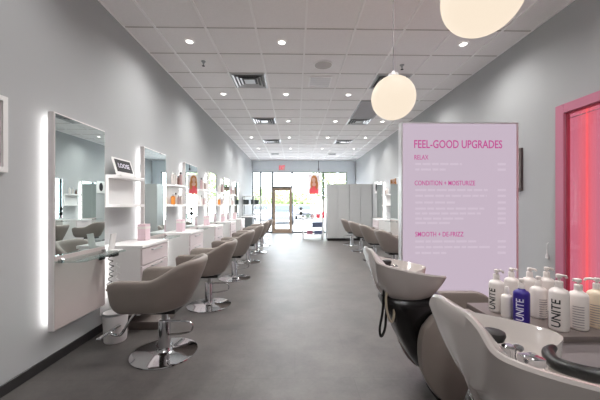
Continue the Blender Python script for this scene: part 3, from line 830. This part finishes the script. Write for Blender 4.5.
def shampoo_parts(root):
    b = new(); loft(b, bowl_shape()); bowl = obj('bowl', b, M_ceram, root, 38)
    b = new(); lathe(b, [(.036, .775), (.036, .781), (.018, .783), (.001, .778)], 20, (.06, 0, 0), caps=False); obj('drain', b, M_chrome, bowl)
    b = new(); P = [(.25, -.115, .882), (.18, -.098, .876), (.11, -.072, .866), (.072, 0, .858), (.095, .06, .864), (.14, .085, .87)]
    tube(b, P, lambda f: .008 + .014 * sin(pi * min(1, max(0, f))) ** .6, seg=12, per=8); obj('neck_rest', b, M_gel, bowl)
    # mixer: black hand shower head, chrome valve and square lever
    b = new()
    tube(b, [(-.19, .03, .90), (-.165, .025, .94), (-.14, .015, .95)], .012)
    lathe(b, [(.012, -.02), (.028, -.012), (.034, .004), (.032, .014), (.02, .018)], 20, (-.125, .01, .945)); obj('hand_shower', b, M_dark, bowl)
    b = new(); lathe(b, [(.02, 0.0), (.02, .05), (.017, .065), (.019, .07), (.019, .085), (.012, .09)], 20, (-.105, -.03, .845))
    tube(b, [(-.105, -.03, .92), (-.08, -.028, .927), (-.065, -.026, .92)], .010); obj('mixer_valve', b, M_chrome, bowl)
    b = new(); lathe(b, [(.014, 0.0), (.014, .07)], 16, (-.035, -.03, .80)); box(b, -.065, -.005, -.055, -.005, .872, .902, .008, 2); obj('square_lever', b, M_chrome, bowl)
    # hoses under the tail
    b = new(); tube(b, [(-.14, -.02, .83), (-.165, -.05, .76), (-.18, -.07, .62), (-.20, -.07, .50), (-.19, -.07, .445), (-.16, -.06, .50), (-.145, -.05, .64), (-.10, -.02, .78)], .0085); obj('hose', b, M_black, root, label='black looped hose')
    b = new(); tube(b, [(-.12, -.03, .80), (-.165, -.10, .73), (-.165, -.13, .63), (-.14, -.135, .57), (-.12, -.13, .62), (-.12, -.12, .70), (-.08, -.03, .76)], .0075); obj('hose', b, M_beige, root, label='beige looped hose')
    b = new(); tube(b, [(-.12, .03, .82), (-.14, .03, .75), (-.13, .03, .68), (-.08, .02, .64)], .011); obj('hose_joint', b, M_chrome, root)
    # pedestal
    prof = [(.73, -.13, .22, .11), (.715, -.17, .26, .145), (.68, -.175, .28, .165), (.60, -.135, .30, .165), (.45, -.07, .31, .16), (.32, .0, .32, .16), (.25, .05, .33, .155), (.18, .13, .34, .15), (.10, .18, .35, .15), (0.0, .20, .37, .16)]
    rings = []
    for z, a0, a1, hy in prof:
        cx = (a0 + a1) / 2; rx = (a1 - a0) / 2; ring = []
        for i in range(32):
            a = 2 * pi * i / 32; ca, sa = cos(a), sin(a)
            ring.append((cx + rx * abs(ca) ** .55 * (1 if ca >= 0 else -1), hy * abs(sa) ** .55 * (1 if sa >= 0 else -1), z))
        rings.append(ring)
    b = new(); loft(b, list(reversed(rings))); obj('pedestal', b, M_black, root, 45)
    # seat with big rounded side panels
    def panel(y0, y1):
        poly = []
        x0, x1, z0, z1 = .02, .78, .06, .67
        def corner(cx, cz, rx, rz, a0, a1, n=9):
            for i in range(n):
                a = a0 + (a1 - a0) * i / (n - 1); poly.append((cx + rx * cos(a), cz + rz * sin(a)))
        corner(x1 - .14, z1 - .14, .14, .14, 0, pi / 2)
        corner(x0 + .17, z1 - .24, .17, .24, pi / 2, pi)
        corner(x0 + .26, z0 + .33, .26, .33, pi, pi * 1.5)
        corner(x1 - .1, z0 + .1, .1, .1, pi * 1.5, 2 * pi)
        b = new(); prism(b, poly, y0, y1, 'Y')
        es = [e for e in b.edges if abs(e.verts[0].co.y - e.verts[1].co.y) < 1e-6 and len(e.link_faces) == 2]
        bmesh.ops.bevel(b, geom=es, offset=.018, segments=3, profile=.5, affect='EDGES')
        return b
    obj('side_panel', panel(-.24, -.172), M_taupe, root, 50); obj('side_panel', panel(.172, .24), M_taupe, root, 50)
    b = new(); box(b, .40, .76, -.168, .168, .22, .44, .04, 4); obj('seat', b, M_seat, root, 60)
    b = new(); loft(b, [[(.36, -.168, .2), (.45, -.168, .2), (.45, .168, .2), (.36, .168, .2)], [(.33, -.168, .64), (.40, -.168, .64), (.40, .168, .64), (.33, .168, .64)]])
    bmesh.ops.bevel(b, geom=list(b.edges), offset=.02, segments=3, profile=.5, affect='EDGES'); obj('backrest', b, M_seat, root, 60)
s1 = thing('shampoo_unit', 'white wash bowl with black neck rest nearest the camera, bottom right', 'wash unit', (.755, .91, 0), 0, 'shampoo wash units')
shampoo_parts(s1)
s2 = dup(s1, (.79, 2.1, 0), 0, 'farther white wash bowl on a black pedestal with taupe seat, before the menu board')
for o in list(s2.children_recursive):
    if o.name.startswith('neck_rest'): bpy.data.objects.remove(o)

# ------------------------------------------------------------------ ledge with the pump bottles
LZ = .81; LX0, LX1, LY0, LY1 = .965, 1.75, 1.205, 1.635
t = thing('product_ledge', 'grey brown topped cabinet ledge between the wash units holding bottles', 'cabinet', (LX0, LY0, 0))
b = new(); box(b, 0, LX1 - LX0, 0, LY1 - LY0, LZ - .028, LZ, .004, 2); obj('worktop', b, M_shelf, t)
b = new(); box(b, .03, LX1 - LX0 - .02, .02, LY1 - LY0 - .02, .08, LZ - .028, .003, 1); obj('body', b, M_pinkwhite, t)  # white body under pink light; that glow is put into its colour
b = new(); box(b, .05, LX1 - LX0 - .04, .05, LY1 - LY0 - .04, 0, .08); obj('plinth', b, M_dark, t, 0)
def wrap(rad, ang0, z0, rot=True):
    # lettering wrapped on a cylinder: u runs up the bottle, v round it
    def f(u, v, d):
        if rot: z = z0 + u; a = ang0 - v / rad
        else: z = z0 + v; a = ang0 + u / rad
        return ((rad + d) * cos(a), (rad + d) * sin(a), z)
    return f
def pump_bottle(px, Y, r, h, m, lab, style, face, nozzle, cap=True, text=None):
    x = at(px, Y); root = thing('pump_bottle', lab, 'bottle', (x, Y, LZ), 0, 'bottles on the ledge')
    hs = h * .74
    b = new(); lathe(b, [(r * .86, 0), (r * .97, .003), (r, .01), (r, hs - r * .55), (r * .95, hs - r * .32), (r * .8, hs - r * .12), (r * .55, hs), (r * .4, hs + .006), (r * .38, hs + .012)], 40); obj('bottle_body', b, m, root, 50)
    b = new(); lathe(b, [(r * .42, hs + .008), (r * .42, hs + .03), (r * .36, hs + .033)], 24); obj('collar', b, M_bottle, root)
    b = new()
    a = nozzle; top = h
    lathe(b, [(r * .13, hs + .03), (r * .13, top - .018), (r * .3, top - .016), (r * .34, top - .004), (r * .26, top)], 20)
    if cap:
        ca, sa = cos(a), sin(a)
        tube(b, [(0, 0, top - .009), (r * .55 * ca, r * .55 * sa, top - .008), (r * 1.05 * ca, r * 1.05 * sa, top - .012), (r * 1.15 * ca, r * 1.15 * sa, top - .02)], .0055, seg=8, smooth=False)
    obj('pump', b, M_bottle, root)
    if style == 'big':
        b = new(); text_into(b, 'UNITE', hs * .66, r * .95, .0007, wrap(r + .0003, face + .48, hs * .10)); obj('lettering', b, text or M_ink, root, 0)
    if style == 'back':
        b = new(); z = hs * .62
        for i in range(9):
            L = r * (1.0 if i % 3 else .8) * 1.1
            loft(b, [[((r + .0004 + dd) * cos(face + s_), (r + .0004 + dd) * sin(face + s_), zz) for s_ in [(-.55 + 1.1 * q / 8) for q in range(9)] ] + [((r + .0004 + dd) * cos(face + s_), (r + .0004 + dd) * sin(face + s_), zz + .0032) for s_ in [(.55 - 1.1 * q / 8) for q in range(9)]] for dd, zz in ((0, z), (.0006, z))])
            z -= .011
        obj('label_print', b, M_greyink, root, 0)
    return root
FC = lambda px: -pi / 2 - (px - 300) / 420.0           # direction from a bottle to the camera
W = 'on the ledge'
R_ = .0345
pump_bottle(496.5, 1.50, R_, .217, M_bottle, 'tall white pump bottle with black lettering at the left end of the ledge', 'big', FC(496) - .75, .1)
pump_bottle(511.5, 1.58, R_, .207, M_bottle, 'white pump bottle in the back row behind the small bottle', 'none', 0, .2)
pump_bottle(506.8, 1.42, .024, .15, M_bottle, 'smallest white bottle on the ledge, left of the violet one', 'none', 0, .3, cap=False)
pump_bottle(521.5, 1.36, .033, .204, M_purple, 'violet bottle with white lettering on the ledge', 'big', FC(521) - .35, 0, cap=False, text=M_whiteink)
pump_bottle(529.5, 1.57, R_, .21, M_bottle, 'white pump bottle in the back row directly behind the violet one', 'none', 0, .1)
pump_bottle(538.5, 1.42, R_, .2, M_bottle, 'plain white bottle between the violet one and the large lettered one', 'back', FC(538) + .5, .2, cap=False)
pump_bottle(546.5, 1.53, R_, .222, M_bottle, 'white pump bottle in the back row behind the large lettered one', 'none', 0, .1)
pump_bottle(559, 1.275, .0355, .245, M_bottle, 'large white pump bottle with big black lettering, front of the ledge', 'big', FC(559) - .45, .15)
pump_bottle(578.3, 1.285, .0355, .222, M_bottle, 'white pump bottle with grey small print, right of the large lettered one', 'back', FC(578) - .1, 1.2)
pump_bottle(597, 1.30, .0355, .222, M_cream, 'cream coloured pump bottle at the right picture edge', 'back', FC(597) - .2, 2.2)

# ------------------------------------------------------------------ outside
b = new(); box(b, -40, 40, YB + .1, 90, -.16, -.04); o = obj('parking_lot', b, M_asph, smooth=0); o['kind'] = 'structure'
def car(x, y, rz, m, lab):
    t = thing('car', lab, 'car', (x, y, -.04), rz, 'parked cars outside')
    prof = [(-2.1, .35), (-2.15, .62), (-2.0, .82), (-1.2, .93), (-.55, 1.42), (.75, 1.45), (1.5, 1.0), (2.05, .9), (2.12, .6), (2.05, .35)]
    b = new(); prism(b, prof, -.86, .86, 'Y'); bmesh.ops.bevel(b, geom=[e for e in b.edges], offset=.05, segments=2, profile=.5, affect='EDGES'); obj('body', b, m, t, 40)
    b = new(); prism(b, [(-1.05, .98), (-.55, 1.36), (.7, 1.38), (1.28, .99)], -.875, .875, 'Y'); obj('side_windows', b, M_carglass, t, 0)
    b = new(); loft(b, [[(-1.2, -.68, .97), (-1.2, .68, .97), (-1.14, .68, .99), (-1.14, -.68, .99)], [(-.66, -.6, 1.38), (-.66, .6, 1.38), (-.58, .6, 1.36), (-.58, -.6, 1.36)]]); obj('windscreen', b, M_carglass, t, 0)
    for sx in (-1.3, 1.3):
        for sy in (-.8, .8):
            b = new(); lathe(b, [(.2, -.11), (.32, -.1), (.33, 0), (.32, .1), (.2, .11)], 20, (sx, sy, .33), 'Y'); obj('wheel', b, M_tyre, t)
    for sy in (-.62, .62):
        b = new(); box(b, -2.16, -2.05, sy - .16, sy + .16, .62, .76, .02, 2); obj('headlamp', b, M_light, t)
car(at(282, 22), 22.5, pi / 2, M_carblue, 'blue grey car parked outside, seen through the glass door')
car(at(262, 27), 27, pi / 2, M_carwhite, 'white car parked outside, left of the door')
car(at(304, 30), 30, pi / 2, M_cargrey, 'grey car parked outside, right of the door')
def tree(x, y, h, r, seed, lab):
    rd = random.Random(seed)
    t = thing('tree', lab, 'tree', (x, y, -.04), 0, 'trees across the parking lot')
    b = new(); tube(b, [(0, 0, 0), (.06, .03, h * .3), (-.05, 0, h * .6), (.02, 0, h * .8)], lambda f: .16 - .1 * f, seg=10); obj('trunk', b, M_bark, t)
    b = new()
    for i in range(1500):
        while True:
            p = Vector((rd.uniform(-1, 1), rd.uniform(-1, 1), rd.uniform(-1, 1)))
            if .25 < p.length < 1: break
        p = Vector((p.x * r, p.y * r, h * .66 + p.z * h * .36))
        s = rd.uniform(.08, .2)
        u = Vector((rd.uniform(-1, 1), rd.uniform(-1, 1), rd.uniform(-1, 1))).normalized(); v = u.orthogonal().normalized() * .6
        vs = [b.verts.new(p + s * q) for q in (u, v, -u, -v)]
        b.faces.new(vs)
    obj('crown', b, M_leaf, t, 0)
for i, (px, Y, h, r, lab) in enumerate(((247, 34, 3.6, 2.0, 'green tree outside, leftmost in the windows'), (257, 42, 3.9, 1.7, 'green tree outside, left of the glass door'),
                                        (268, 50, 4.2, 1.9, 'green tree outside, just left of the door frame'), (283, 38, 3.3, 1.7, 'small green tree outside behind the glass door'),
                                        (303, 33, 3.0, 1.9, 'green tree outside, below the hanging poster'), (335, 24, 5.2, 2.0, 'tall tree outside, above the white partition'))):
    tree(at(px, Y), Y, h, r, i + 5, lab)
t = thing('far_building', 'pale long building across the parking lot', 'building', (0, 62, -.04))
b = new(); box(b, -30, 26, 0, 8, 0, 3.0); obj('wall', b, M_stucco, t, 0)
b = new(); box(b, -30.4, 26.4, -.4, 8.4, 3.0, 3.3); obj('roof', b, M_white, t, 0)

# ------------------------------------------------------------------ daylight
w = bpy.data.worlds.new('sky'); S.world = w; w.use_nodes = True
bg = w.node_tree.nodes['Background']
bg.inputs['Color'].default_value = (.86, .93, 1.0, 1); bg.inputs['Strength'].default_value = 10
l = bpy.data.lights.new('sun', 'SUN'); l.energy = 28.0; l.angle = radians(2); l.color = (1, .96, .9)
o = bpy.data.objects.new('sun', l); COL.objects.link(o); o.rotation_euler = (radians(38), radians(18), 0)

# ------------------------------------------------------------------ camera and view
cam = bpy.data.cameras.new('camera'); cam.sensor_width = 36; cam.lens = F / 600 * 36; cam.shift_y = (HOR - 200) / 600; cam.clip_start = .02
co = bpy.data.objects.new('camera', cam); COL.objects.link(co)
co.location = (0, 0, EYE); co.rotation_euler = (pi / 2, 0, -YAW)
S.camera = co
S.view_settings.view_transform = 'Standard'; S.view_settings.look = 'None'; S.view_settings.gamma = 1; S.view_settings.use_curve_mapping = False
S.view_settings.exposure = 0.13
S.cycles.use_denoising = True
S.cycles.max_bounces = 10; S.cycles.diffuse_bounces = 6; S.cycles.glossy_bounces = 6; S.cycles.transparent_max_bounces = 16
S.cycles.sample_clamp_indirect = 6
